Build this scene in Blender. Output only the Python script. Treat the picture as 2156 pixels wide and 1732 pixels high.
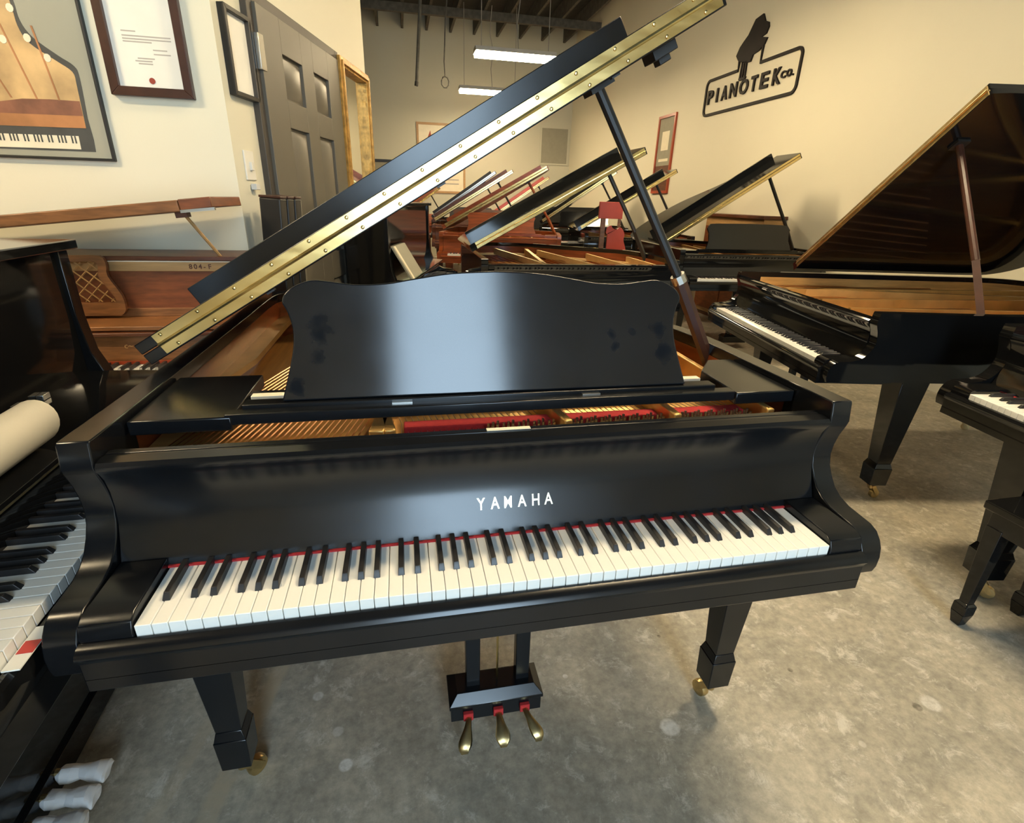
import bpy, bmesh, math, random
from mathutils import Vector, Matrix
random.seed(7)
for o in list(bpy.data.objects): bpy.data.objects.remove(o)
S = bpy.context.scene
COL = S.collection
R = math.radians
# ------------------------------------------------------------------ camera
FPX, IW, IH = 1090.46, 2156.0, 1732.0
cam_d = bpy.data.cameras.new('camera'); cam = bpy.data.objects.new('camera', cam_d); COL.objects.link(cam)
yaw, pitch, roll = R(12.044), R(22.159), R(1.7047)
fw = Vector((math.sin(yaw)*math.cos(pitch), math.cos(yaw)*math.cos(pitch), -math.sin(pitch)))
rt = Vector((math.cos(yaw), -math.sin(yaw), 0)); up = rt.cross(fw)
rt, up = rt*math.cos(roll)+up*math.sin(roll), up*math.cos(roll)-rt*math.sin(roll)
M = Matrix((rt, up, -fw)).transposed().to_4x4(); M.translation = Vector((-0.18595, -0.70148, 1.34741))
cam.matrix_world = M
cam_d.sensor_fit = 'HORIZONTAL'; cam_d.sensor_width = 36.0; cam_d.lens = FPX/IW*36.0
cam_d.clip_start = 0.02; cam_d.clip_end = 100
S.camera = cam
# ------------------------------------------------------------------ world, daylight, exposure
DAY = 17.0          # overcast sky seen through the shop door behind the photographer
TUBE = 92.0         # fluorescent diffusers
EXPO = 0.0
W = bpy.data.worlds.new('world'); S.world = W; W.use_nodes = True
bgn = W.node_tree.nodes['Background']; bgn.inputs[0].default_value = (0.60, 0.81, 1.0, 1); bgn.inputs[1].default_value = DAY
pl_d = bpy.data.lights.new('door_portal', 'AREA'); pl_d.shape = 'RECTANGLE'; pl_d.size = 1.35; pl_d.size_y = 4.4
pl_d.cycles.is_portal = True
pl = bpy.data.objects.new('door_portal', pl_d); COL.objects.link(pl)
pl.location = (0.325, -4.55, 2.2); pl.rotation_euler = (R(90), 0, 0)
S.view_settings.view_transform = 'Standard'; S.view_settings.look = 'None'
S.view_settings.exposure = EXPO; S.view_settings.gamma = 1.0; S.view_settings.use_curve_mapping = False

# ------------------------------------------------------------------ materials
def nmat(name):
    m = bpy.data.materials.new(name); m.use_nodes = True
    nt = m.node_tree; return m, nt, nt.nodes['Principled BSDF']
def mat(name, col, rough=0.5, metal=0.0, spec=0.5, noise=0.0, nscale=12.0, rnoise=0.0, stretch=(1,1,1), coat=0.0, bump=0.0):
    m, nt, b = nmat(name); N, L = nt.nodes, nt.links
    b.inputs['Roughness'].default_value = rough; b.inputs['Metallic'].default_value = metal
    b.inputs['Specular IOR Level'].default_value = spec; b.inputs['Coat Weight'].default_value = coat
    tc = N.new('ShaderNodeTexCoord'); mp = N.new('ShaderNodeMapping'); mp.inputs['Scale'].default_value = stretch
    L.new(tc.outputs['Object'], mp.inputs[0])
    nz = N.new('ShaderNodeTexNoise'); nz.inputs['Scale'].default_value = nscale; nz.inputs['Detail'].default_value = 5
    L.new(mp.outputs[0], nz.inputs['Vector'])
    cr = N.new('ShaderNodeValToRGB')
    cr.color_ramp.elements[0].position = 0.3; cr.color_ramp.elements[1].position = 0.7
    cr.color_ramp.elements[0].color = tuple(max(0, c*(1-noise)) for c in col)+(1,)
    cr.color_ramp.elements[1].color = tuple(min(1, c*(1+noise)) for c in col)+(1,)
    L.new(nz.outputs['Fac'], cr.inputs[0]); L.new(cr.outputs[0], b.inputs['Base Color'])
    if rnoise:
        mr = N.new('ShaderNodeMapRange'); mr.inputs[3].default_value = max(0.02, rough-rnoise); mr.inputs[4].default_value = rough+rnoise
        L.new(nz.outputs['Fac'], mr.inputs[0]); L.new(mr.outputs[0], b.inputs['Roughness'])
    if bump:
        bp = N.new('ShaderNodeBump'); bp.inputs['Strength'].default_value = bump; bp.inputs['Distance'].default_value = 0.01
        L.new(nz.outputs['Fac'], bp.inputs['Height']); L.new(bp.outputs[0], b.inputs['Normal'])
    return m
def emat(name, col, strength):
    m, nt, b = nmat(name); b.inputs['Base Color'].default_value = (*col, 1); b.inputs['Emission Color'].default_value = (*col, 1)
    b.inputs['Emission Strength'].default_value = strength; return m
MT = {}
MT['satin'] = mat('satin_ebony', (.006,.0065,.0075), .21, spec=.44, noise=.15, nscale=9, rnoise=.04)
MT['satin2'] = mat('satin_ebony_desk', (.009,.010,.012), .13, spec=.48, noise=.2, nscale=6, rnoise=.05)
def smudges(m, pts):
    nt = m.node_tree; N, L = nt.nodes, nt.links; b = N['Principled BSDF']; tc = N.new('ShaderNodeTexCoord'); acc = None
    nz = N.new('ShaderNodeTexNoise'); nz.inputs['Scale'].default_value = 45; nz.inputs['Detail'].default_value = 4; L.new(tc.outputs['Object'], nz.inputs['Vector'])
    for x, y, z, r in pts:
        d = N.new('ShaderNodeVectorMath'); d.operation = 'DISTANCE'; L.new(tc.outputs['Object'], d.inputs[0]); d.inputs[1].default_value = (x, y, z)
        ad = N.new('ShaderNodeMath'); ad.operation = 'MULTIPLY_ADD'; L.new(nz.outputs['Fac'], ad.inputs[0]); ad.inputs[1].default_value = r*1.6; L.new(d.outputs['Value'], ad.inputs[2])
        mr = N.new('ShaderNodeMapRange'); mr.inputs[1].default_value = r*1.25; mr.inputs[2].default_value = r*1.75; mr.inputs[3].default_value = 1; mr.inputs[4].default_value = 0; L.new(ad.outputs[0], mr.inputs[0])
        if acc is None: acc = mr.outputs[0]
        else:
            mx = N.new('ShaderNodeMath'); mx.operation = 'MAXIMUM'; L.new(acc, mx.inputs[0]); L.new(mr.outputs[0], mx.inputs[1]); acc = mx.outputs[0]
    sp = N.new('ShaderNodeMapRange'); sp.inputs[3].default_value = b.inputs['Specular IOR Level'].default_value; sp.inputs[4].default_value = .05; L.new(acc, sp.inputs[0]); L.new(sp.outputs[0], b.inputs['Specular IOR Level'])
smudges(MT['satin2'], [(-.352,.336,1.105,.030),(-.345,.340,1.125,.020),(-.355,.325,1.055,.018),(.375,.322,1.045,.026),(.365,.338,1.095,.022),(.255,.335,1.085,.014),(.262,.33,1.06,.012),(.30,.335,1.09,.011),(-.40,.312,1.0,.02)])
MT['gloss'] = mat('polished_ebony', (.006,.006,.006), .07, noise=.1, nscale=5)
MT['blk'] = mat('dull_black', (.012,.011,.010), .45, noise=.2)
MT['ivory'] = mat('white_key', (.83,.81,.74), .22, noise=.015, nscale=20)
MT['ebonykey'] = mat('black_key', (.018,.017,.017), .38, noise=.2, nscale=40)
MT['brass'] = mat('brass', (.80,.62,.27), .24, metal=1.0, noise=.12, nscale=14, rnoise=.07, stretch=(1,1,4))
MT['brassd'] = mat('dull_brass', (.55,.42,.20), .35, metal=1.0, noise=.2, nscale=30)
MT['gold'] = mat('gold_plate', (.66,.40,.13), .38, metal=.75, noise=.12, nscale=10)
MT['goldp'] = mat('gold_plate_pale', (.80,.58,.26), .42, metal=.5, noise=.08, nscale=10)
MT['copper'] = mat('copper_string', (.66,.34,.17), .32, metal=1.0)
MT['steel'] = mat('steel', (.55,.54,.50), .28, metal=1.0)
MT['chrome'] = mat('chrome', (.75,.75,.75), .12, metal=1.0)
MT['redfelt'] = mat('red_felt', (.42,.02,.02), .95, noise=.15, nscale=80)
MT['spruce'] = mat('soundboard', (.42,.19,.045), .38, noise=.22, nscale=5, stretch=(14,1,1))
MT['mahog'] = mat('mahogany', (.20,.045,.012), .28, noise=.35, nscale=5, stretch=(1,1,9))
MT['walnut'] = mat('walnut', (.21,.085,.028), .40, noise=.35, nscale=5, stretch=(2,2,14))
MT['walnutd'] = mat('walnut_dark', (.10,.030,.011), .40, noise=.35, nscale=6, stretch=(2,2,10))
MT['redwood'] = mat('red_lacquer', (.36,.055,.018), .28, noise=.12, nscale=6)
MT['redbrown'] = mat('red_brown_wood', (.17,.048,.014), .42, noise=.3, nscale=6, stretch=(2,2,10))
MT['redbright'] = mat('bright_red_paint', (.48,.055,.020), .38, noise=.08)
MT['blkwood'] = mat('dark_prop_wood', (.045,.014,.007), .35, noise=.3)
MT['amber'] = mat('amber_rim', (.40,.215,.065), .34, noise=.25, nscale=5, stretch=(1,1,9))
MT['cream'] = mat('cream_strip', (.78,.70,.52), .5, noise=.04)
MT['tan'] = mat('tan_wood', (.42,.24,.09), .45, noise=.15, nscale=8, stretch=(1,1,8))
MT['paper'] = mat('paper', (.84,.80,.70), .7, noise=.04, nscale=7, bump=.15)
MT['cloth'] = mat('white_cloth', (.80,.80,.80), .85, noise=.06, nscale=18, bump=.5)
MT['goldframe'] = mat('gilt_frame', (.50,.27,.06), .42, metal=.4, noise=.35, nscale=28, bump=.4)
MT['mirror'] = mat('mirror_glass', (.86,.88,.85), .02, metal=1.0)
MT['doorp'] = mat('grey_brown_door_paint', (.118,.103,.078), .40, noise=.05, nscale=4)
MT['jamb'] = mat('dark_jamb', (.055,.045,.035), .5, noise=.1)
MT['white'] = mat('white_paint', (.80,.76,.66), .5, noise=.02)
MT['greyp'] = mat('grey_panel', (.30,.28,.21), .75, noise=.05)
MT['postergrey'] = mat('poster_grey', (.33,.32,.25), .45, noise=.05, nscale=3)
MT['posterblack'] = mat('poster_black', (.055,.055,.05), .5, noise=.2)
MT['postergold'] = mat('poster_gold', (.55,.36,.16), .5, noise=.25, nscale=9)
MT['posterbrown'] = mat('poster_brown', (.22,.085,.045), .5, noise=.3, nscale=12)
MT['posterorange'] = mat('poster_orange', (.40,.17,.06), .5, noise=.25, nscale=9)
MT['ink'] = mat('grey_ink', (.45,.40,.34), .7)
MT['sign'] = mat('sign_black', (.013,.009,.007), .55, spec=.2, noise=.2)
MT['hood'] = mat('lamp_hood', (.65,.63,.58), .5, noise=.02)
MT['cable'] = mat('grey_cable', (.30,.28,.24), .6)
MT['tube'] = emat('lamp_diffuser', (1.0, .80, .50), TUBE)
MT['joist'] = mat('dark_joist', (.030,.027,.022), .8, noise=.3)
MT['joistl'] = mat('grey_joist', (.085,.080,.066), .8, noise=.3)
MT['redink'] = mat('poster_red', (.30,.035,.012), .6, noise=.2, nscale=10)
MT['tape'] = mat('red_tape', (.55,.05,.04), .4)

def wallmat(name, col):
    m, nt, b = nmat(name); N, L = nt.nodes, nt.links
    tc = N.new('ShaderNodeTexCoord'); n1 = N.new('ShaderNodeTexNoise'); n1.inputs['Scale'].default_value = 1.1; n1.inputs['Detail'].default_value = 4
    L.new(tc.outputs['Object'], n1.inputs['Vector'])
    cr = N.new('ShaderNodeValToRGB'); cr.color_ramp.elements[0].color = (*[c*.96 for c in col], 1); cr.color_ramp.elements[1].color = (*[min(1, c*1.03) for c in col], 1)
    L.new(n1.outputs['Fac'], cr.inputs[0]); L.new(cr.outputs[0], b.inputs['Base Color'])
    n2 = N.new('ShaderNodeTexNoise'); n2.inputs['Scale'].default_value = 90; L.new(tc.outputs['Object'], n2.inputs['Vector'])
    bp = N.new('ShaderNodeBump'); bp.inputs['Strength'].default_value = .06; bp.inputs['Distance'].default_value = .004
    L.new(n2.outputs['Fac'], bp.inputs['Height']); L.new(bp.outputs[0], b.inputs['Normal'])
    b.inputs['Roughness'].default_value = .6; return m
MT['wall'] = wallmat('cream_wall', (.74,.69,.53))
MT['wallb'] = wallmat('beige_wall', (.56,.535,.41))

def floormat():
    m, nt, b = nmat('concrete_floor'); N, L = nt.nodes, nt.links
    tc = N.new('ShaderNodeTexCoord'); O = tc.outputs['Object']
    def noise(sc, det=6, rough=.55, stretch=None, dist=0):
        n = N.new('ShaderNodeTexNoise'); n.inputs['Scale'].default_value = sc; n.inputs['Detail'].default_value = det
        n.inputs['Roughness'].default_value = rough; n.inputs['Distortion'].default_value = dist
        if stretch:
            mp = N.new('ShaderNodeMapping'); mp.inputs['Scale'].default_value = stretch; L.new(O, mp.inputs[0]); L.new(mp.outputs[0], n.inputs['Vector'])
        else: L.new(O, n.inputs['Vector'])
        return n.outputs['Fac']
    def ramp(f, a, ca, z, cz):
        c = N.new('ShaderNodeValToRGB'); e = c.color_ramp.elements; e[0].position = a; e[1].position = z
        e[0].color = (*ca, 1); e[1].color = (*cz, 1); L.new(f, c.inputs[0]); return c.outputs[0]
    def mix(fac, a, bb, mode='MIX'):
        x = N.new('ShaderNodeMix'); x.data_type = 'RGBA'; x.blend_type = mode
        if isinstance(fac, float): x.inputs[0].default_value = fac
        else: L.new(fac, x.inputs[0])
        L.new(a, x.inputs[6])
        if isinstance(bb, tuple): x.inputs[7].default_value = (*bb, 1)
        else: L.new(bb, x.inputs[7])
        return x.outputs[2]
    base = ramp(noise(2.2, 8, .62, dist=.6), .3, (.38,.345,.27), .72, (.53,.485,.385))
    base = mix(.75, base, ramp(noise(34, 8, .7), .36, (.62,.62,.62), .66, (1.12,1.12,1.12)), 'MULTIPLY')
    base = mix(.7, base, ramp(noise(5.5, 8, .7, dist=.5), .33, (.66,.67,.68), .66, (1.14,1.12,1.08)), 'MULTIPLY')
    base = mix(ramp(noise(13, 9, .78, dist=.35), .535, (0,0,0), .65, (.75,.75,.75)), base, (.68,.645,.55))     # pale scuffs
    base = mix(ramp(noise(7, 6, .7), .26, (.5,.5,.5), .34, (0,0,0)), base, (.22,.195,.15))                 # dark stains
    def spot(x, y, r, col, amt, ring=0):
        nonlocal base
        d = N.new('ShaderNodeVectorMath'); d.operation = 'DISTANCE'; L.new(O, d.inputs[0]); d.inputs[1].default_value = (x, y, 0)
        mr = N.new('ShaderNodeMapRange'); mr.inputs[1].default_value = r*.8; mr.inputs[2].default_value = r*1.1
        mr.inputs[3].default_value = amt; mr.inputs[4].default_value = 0; L.new(d.outputs['Value'], mr.inputs[0])
        mu = N.new('ShaderNodeMath'); mu.operation = 'MULTIPLY'; L.new(mr.outputs[0], mu.inputs[0]); L.new(ramp(noise(60, 4), .35, (.45,)*3, .6, (1,)*3), mu.inputs[1])
        base = mix(mu.outputs[0], base, col)
    pale = (.78,.76,.69)
    for a in ((.481,.19,.026,pale,.8), (-.391,.243,.017,pale,.95), (.241,.402,.008,pale,.9), (-.488,.462,.015,pale,.6), (1.287,.121,.028,pale,.6), (-.42,.34,.015,pale,.5),
              (1.235,.118,.014,(.1,.09,.06),.8), (.95,.30,.008,(.1,.09,.06),.8), (.98,.05,.01,pale,.4), (.60,.50,.006,(.1,.09,.06),.8), (.83,-.15,.006,(.05,.04,.03),.9), (1.55,.62,.012,pale,.4)): spot(*a)
    # two old glue lines running under the piano
    sx = N.new('ShaderNodeSeparateXYZ'); L.new(O, sx.inputs[0])
    def band(x0, k, w, amt, ylim, col=(.47,.40,.28)):
        nonlocal base
        a = N.new('ShaderNodeMath'); a.operation = 'MULTIPLY_ADD'; L.new(sx.outputs[1], a.inputs[0]); a.inputs[1].default_value = -k; L.new(sx.outputs[0], a.inputs[2])
        s = N.new('ShaderNodeMath'); s.operation = 'SUBTRACT'; L.new(a.outputs[0], s.inputs[0]); s.inputs[1].default_value = x0
        ab = N.new('ShaderNodeMath'); ab.operation = 'ABSOLUTE'; L.new(s.outputs[0], ab.inputs[0])
        mr = N.new('ShaderNodeMapRange'); mr.inputs[1].default_value = w*.7; mr.inputs[2].default_value = w*1.2; mr.inputs[3].default_value = amt; mr.inputs[4].default_value = 0
        L.new(ab.outputs[0], mr.inputs[0])
        my = N.new('ShaderNodeMapRange'); my.inputs[1].default_value = ylim; my.inputs[2].default_value = ylim+.15; my.inputs[3].default_value = 1; my.inputs[4].default_value = 0
        L.new(sx.outputs[1], my.inputs[0])
        mu = N.new('ShaderNodeMath'); mu.operation = 'MULTIPLY'; L.new(mr.outputs[0], mu.inputs[0]); L.new(my.outputs[0], mu.inputs[1])
        m2 = N.new('ShaderNodeMath'); m2.operation = 'MULTIPLY'; L.new(mu.outputs[0], m2.inputs[0]); L.new(ramp(noise(14, 7, .7), .32, (.3,)*3, .55, (1,)*3), m2.inputs[1])
        base = mix(m2.outputs[0], base, col)
    band(-.73, .20, .026, .9, .9); band(-.86, .22, .020, .55, .5)
    L.new(base, b.inputs['Base Color'])
    L.new(ramp(noise(9, 6), .3, (.34,)*3, .7, (.62,)*3), b.inputs['Roughness'])
    bp = N.new('ShaderNodeBump'); bp.inputs['Strength'].default_value = .12; bp.inputs['Distance'].default_value = .004
    L.new(noise(45, 6), bp.inputs['Height']); L.new(bp.outputs[0], b.inputs['Normal'])
    return m
MT['floor'] = floormat()

# ------------------------------------------------------------------ mesh helpers
class MB:
    def __init__(s): s.v = []; s.f = []
    def add(s, vs, fs):
        n = len(s.v); s.v += [tuple(p) for p in vs]; s.f += [tuple(i+n for i in f) for f in fs]; return s
    def box(s, x0, x1, y0, y1, z0, z1):
        return s.add([(x0,y0,z0),(x1,y0,z0),(x1,y1,z0),(x0,y1,z0),(x0,y0,z1),(x1,y0,z1),(x1,y1,z1),(x0,y1,z1)],
                     [(0,3,2,1),(4,5,6,7),(0,1,5,4),(1,2,6,5),(2,3,7,6),(3,0,4,7)])
    def frustum(s, c0, w0, d0, z0, c1, w1, d1, z1):
        vs = []
        for c, w, d, z in ((c0,w0,d0,z0),(c1,w1,d1,z1)):
            vs += [(c[0]-w/2,c[1]-d/2,z),(c[0]+w/2,c[1]-d/2,z),(c[0]+w/2,c[1]+d/2,z),(c[0]-w/2,c[1]+d/2,z)]
        return s.add(vs, [(0,3,2,1),(4,5,6,7),(0,1,5,4),(1,2,6,5),(2,3,7,6),(3,0,4,7)])
    def prism(s, poly, axis, a, b):
        n = len(poly)
        def P(p, t): return {'x':(t,p[0],p[1]), 'y':(p[0],t,p[1]), 'z':(p[0],p[1],t)}[axis]
        vs = [P(p, a) for p in poly]+[P(p, b) for p in poly]
        fs = [tuple(range(n)), tuple(range(2*n-1, n-1, -1))]+[(i, (i+1) % n, n+(i+1) % n, n+i) for i in range(n)]
        return s.add(vs, fs)
    def tube(s, path, r, n=8):
        path = [Vector(p) for p in path]; rr = r if isinstance(r, (list, tuple)) else [r]*len(path)
        vs = []; fs = []
        for i, p in enumerate(path):
            d = (path[min(i+1, len(path)-1)]-path[max(i-1, 0)]).normalized()
            a = d.cross(Vector((0,0,1)) if abs(d.z) < .9 else Vector((1,0,0))).normalized(); b = d.cross(a)
            for k in range(n):
                t = 2*math.pi*k/n; vs.append(p+a*math.cos(t)*rr[i]+b*math.sin(t)*rr[i])
        for i in range(len(path)-1):
            for k in range(n): fs.append((i*n+k, i*n+(k+1) % n, (i+1)*n+(k+1) % n, (i+1)*n+k))
        fs += [tuple(range(n-1, -1, -1)), tuple(range((len(path)-1)*n, len(path)*n))]
        return s.add(vs, fs)
    def lathe(s, prof, c=(0,0,0), n=16):
        vs = []; fs = []
        for r, z in prof:
            for k in range(n):
                t = 2*math.pi*k/n; vs.append((c[0]+r*math.cos(t), c[1]+r*math.sin(t), c[2]+z))
        for i in range(len(prof)-1):
            for k in range(n): fs.append((i*n+k, i*n+(k+1) % n, (i+1)*n+(k+1) % n, (i+1)*n+k))
        fs += [tuple(range(n-1, -1, -1)), tuple(range((len(prof)-1)*n, len(prof)*n))]
        return s.add(vs, fs)
    def ball(s, c, r, sc=(1,1,1), n=8):
        vs = []; fs = []; m = max(4, n//2+1)
        for i in range(m+1):
            a = math.pi*i/m
            for k in range(n):
                t = 2*math.pi*k/n; vs.append((c[0]+r*sc[0]*math.sin(a)*math.cos(t), c[1]+r*sc[1]*math.sin(a)*math.sin(t), c[2]+r*sc[2]*math.cos(a)))
        for i in range(m):
            for k in range(n): fs.append((i*n+k, (i+1)*n+k, (i+1)*n+(k+1) % n, i*n+(k+1) % n))
        return s.add(vs, fs)
    def strip(s, A, B, close=False):
        n = len(A); vs = list(A)+list(B)
        fs = [(i, (i+1) % n, n+(i+1) % n, n+i) for i in range(n if close else n-1)]
        return s.add(vs, fs)
    def xf(s, fn): s.v = [tuple(fn(p)) for p in s.v]; return s
    def build(s, name, m, parent=None, bevel=0.0, smooth=True, seg=2, stuff=False):
        me = bpy.data.meshes.new(name); me.from_pydata(s.v, [], s.f)
        bm = bmesh.new(); bm.from_mesh(me); bmesh.ops.recalc_face_normals(bm, faces=bm.faces); bm.to_mesh(me); bm.free()
        if smooth:
            for p in me.polygons: p.use_smooth = True
            me.set_sharp_from_angle(angle=R(35))
        me.materials.append(MT[m] if isinstance(m, str) else m)
        o = bpy.data.objects.new(name, me); COL.objects.link(o)
        if parent: o.parent = parent
        if bevel:
            b = o.modifiers.new('bevel', 'BEVEL'); b.width = bevel; b.segments = seg; b.limit_method = 'ANGLE'; b.angle_limit = R(35)
        if stuff: o['kind'] = 'stuff'
        return o
def inst(src, loc, parent, rotz=0, name=None):
    o = src.copy(); COL.objects.link(o); o.parent = parent; o.location = loc; o.rotation_euler = (0,0,rotz); return o
def thing(name, label, cat, loc=(0,0,0), rotz=0, group=None, scale=1.0):
    o = bpy.data.objects.new(name, None); COL.objects.link(o); o.empty_display_size = .1
    o.location = loc; o.rotation_euler = (0,0,rotz); o.scale = (scale,)*3
    o['label'] = label; o['category'] = cat
    if group: o['group'] = group
    return o
def tag(o, label, cat, group=None):
    o['label'] = label; o['category'] = cat
    if group: o['group'] = group
    return o
def struct(o): o['kind'] = 'structure'; return o
def cat_rom(pts, n=6):
    out = []; P = [Vector(p) for p in pts]
    for i in range(len(P)-1):
        a, b, c, d = P[max(i-1,0)], P[i], P[i+1], P[min(i+2,len(P)-1)]
        for k in range(n):
            t = k/n; out.append(.5*((2*b)+(c-a)*t+(2*a-5*b+4*c-d)*t*t+(3*b-a-3*c+d)*t*t*t))
    out.append(P[-1]); return out
def offset(poly, d):
    out = []
    for i, p in enumerate(poly):
        a = poly[max(i-1,0)]; b = poly[min(i+1,len(poly)-1)]; t = (b-a).normalized(); out.append(p+Vector((t.y, -t.x))*d)
    return out
def text(body, size, mt, parent, mw, name='letter', extrude=.001, boldness=0.0, sx=1.0, align='LEFT'):
    cu = bpy.data.curves.new(name, 'FONT'); cu.body = body; cu.size = size; cu.extrude = extrude; cu.offset = boldness; cu.align_x = align; cu.resolution_u = 3
    t = bpy.data.objects.new(name, cu); COL.objects.link(t); bpy.context.view_layer.update()
    dg = bpy.context.evaluated_depsgraph_get(); me = bpy.data.meshes.new_from_object(t.evaluated_get(dg))
    bpy.data.objects.remove(t); bpy.data.curves.remove(cu)
    me.transform(mw @ Matrix.Diagonal((sx,1,1,1))); me.materials.clear(); me.materials.append(MT[mt])
    o = bpy.data.objects.new(name, me); COL.objects.link(o); o.parent = parent; return o

# ------------------------------------------------------------------ room
ZC = 5.0; XR = 4.0; YB = 13.0; YF = -4.6; XL = -4.6
fl = struct(MB().box(XL-.2, XR+.2, YF-.2, YB+.2, -.1, 0).build('floor', 'floor', smooth=False))
ce = struct(MB().box(XL-.2, XR+.2, YF-.2, YB+.2, ZC, ZC+.1).build('ceiling', 'joist', smooth=False))
jb = None
for i in range(17):
    x = XL+.5+i*.52
    if jb is None: jb = MB().box(-.025, .025, YF, YB, ZC-.28, ZC).build('joist', 'joistl', ce, smooth=False); jb.location = (x,0,0)
    else: inst(jb, (x,0,0), ce)
for y in (8.6, 11.4):
    MB().box(XL, XR, y-.05, y+.05, ZC-.42, ZC-.28).build('cross_beam', 'joistl', ce, smooth=False)
struct(MB().box(XR, XR+.2, YF, YB, 0, ZC).build('wall_right', 'wall', smooth=False))
struct(MB().box(XL-.2, XR+.2, YB, YB+.2, 0, ZC).build('wall_back', 'wallb', smooth=False))
struct(MB().box(XL-.2, XL, YF, YB, 0, ZC).build('wall_left', 'wall', smooth=False))
wf = MB().box(XL, -.35, YF-.2, YF, 0, ZC).box(1.0, XR, YF-.2, YF, 0, ZC).box(-.35, 1.0, YF-.2, YF, 4.4, ZC)
struct(wf.build('wall_front', 'wall', smooth=False))
door2 = struct(MB().box(-.35, -.32, YF-.12, YF-.04, 0, 4.4).box(.97, 1.0, YF-.12, YF-.04, 0, 4.4).box(-.32, .97, YF-.12, YF-.04, 4.36, 4.4).build('door_2', 'jamb', smooth=False))
# wall with the poster and the angled wall with the door
CX, CY, AZ = -.87, 1.95, R(14)
struct(MB().box(XL, CX, CY, CY+.12, 0, ZC).build('wall_poster', 'wall', smooth=False))
wd = bpy.data.objects.new('wall_door', None)
DL = 2.0
dirv = Vector((math.sin(AZ), math.cos(AZ), 0)); nrm = Vector((math.cos(AZ), -math.sin(AZ), 0))
ROTW = Matrix(((dirv.x, nrm.x*-1, 0, CX), (dirv.y, nrm.y*-1, 0, CY), (0, 0, 1, 0), (0,0,0,1)))   # local: s along wall, -t out of the wall, z
def onwall(o): o.matrix_world = ROTW; return o
wdm = MB().box(0, DL, 0, .14, 0, ZC)
wall_door = struct(onwall(wdm.build('wall_door', 'wall', smooth=False)))
struct(MB().box(-3.2, -.42, 4.05, 4.17, 0, ZC).build('wall_return', 'wall', smooth=False))
struct(MB().box(-.86+.0, 1.0, .0, .05, 3.2, 3.35).build('trim_1', 'white', smooth=False)).matrix_world = ROTW @ Matrix.Translation((1.05, -.05, -.55))
# door_1 : panel door in the angled wall
d1 = struct(bpy.data.objects.new('door_1', None)); COL.objects.link(d1); d1.matrix_world = ROTW
s0, s1, dz = .285, 1.295, 2.115
MB().box(s0-.05, s0, -.03, .0, 0, dz+.05).box(s1, s1+.05, -.03, 0, 0, dz+.05).box(s0, s1, -.03, 0, dz, dz+.05).build('door_frame', 'jamb', d1, .003)
leaf = MB()
cols = [(.505, .735), (.885, 1.105)]; rows = [(1.775, 1.97), (1.02, 1.655), (.22, .86)]
# leaf as stiles and rails around recessed panels
sb = [s0] + [c for p in cols for c in p] + [s1]
leaf.box(s0, cols[0][0], -.045, -.005, .01, dz).box(cols[0][1], cols[1][0], -.045, -.005, .01, dz).box(cols[1][1], s1, -.045, -.005, .01, dz)
for c in cols:
    zz = [.01, rows[2][0], rows[2][1], rows[1][0], rows[1][1], rows[0][0], rows[0][1], dz]
    for a, b in zip(zz[0::2], zz[1::2]): leaf.box(c[0], c[1], -.045, -.005, a, b)
leaf.build('door_leaf', 'doorp', d1, .002)
for c in cols:
    for r in rows:
        MB().box(c[0], c[1], -.028, -.01, r[0], r[1]).add(
            [(c[0]+.012,-.028,r[0]+.012),(c[1]-.012,-.028,r[0]+.012),(c[1]-.012,-.028,r[1]-.012),(c[0]+.012,-.028,r[1]-.012),
             (c[0]+.045,-.043,r[0]+.045),(c[1]-.045,-.043,r[0]+.045),(c[1]-.045,-.043,r[1]-.045),(c[0]+.045,-.043,r[1]-.045)],
            [(4,5,6,7),(0,1,5,4),(1,2,6,5),(2,3,7,6),(3,0,4,7)]).build('door_panel', 'doorp', d1)
for z in (1.93, 1.1, .3): MB().box(s0-.02, s0+.03, -.05, -.03, z-.07, z+.07).build('hinge', 'steel', d1, .002)
h = MB().lathe([(.028,0),(.028,.01),(.012,.012),(.012,.05)], n=14); h.xf(lambda p: (p[0]+1.235, -.045-p[2], p[1]+.96))
hd = h.build('door_handle', 'chrome', d1)
MB().tube([(1.235,-.095,.96),(1.16,-.10,.955),(1.12,-.09,.95)], [.010,.009,.008]).build('lever', 'chrome', hd)
MB().box(1.17, 1.225, -.047, -.0445, .86, .89).build('lock_plate', 'steel', d1)
# light switch
sw = thing('light_switch', 'white light switch plate on the wall left of the grey door', 'light switch'); sw.matrix_world = ROTW
MB().box(.075, .155, -.008, 0, 1.40, 1.52).build('plate', 'white', sw, .002)
MB().box(.105, .125, -.02, -.008, 1.44, 1.475).build('toggle', 'white', sw, .002)
MB().box(.10, .135, -.03, -.004, 1.36, 1.385).build('hook', 'hood', sw, .002)

# ------------------------------------------------------------------ wall hangings
def frame_parts(t, u0, u1, z0, z1, w, depth, mt, P):
    """four mitred bars; P maps (u, out, z) to local"""
    for a in ('l','r','b','t'):
        q = {'l':[(u0,z0),(u0+w,z0+w),(u0+w,z1-w),(u0,z1)], 'r':[(u1,z0),(u1,z1),(u1-w,z1-w),(u1-w,z0+w)],
             'b':[(u0,z0),(u1,z0),(u1-w,z0+w),(u0+w,z0+w)], 't':[(u0,z1),(u0+w,z1-w),(u1-w,z1-w),(u1,z1)]}[a]
        MB().prism(q, 'y', 0, depth).xf(lambda p: P(p[0], p[1], p[2])).build('frame_bar', mt, t, .002)
PY = lambda u, o, z: (u, CY-o, z)
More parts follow.
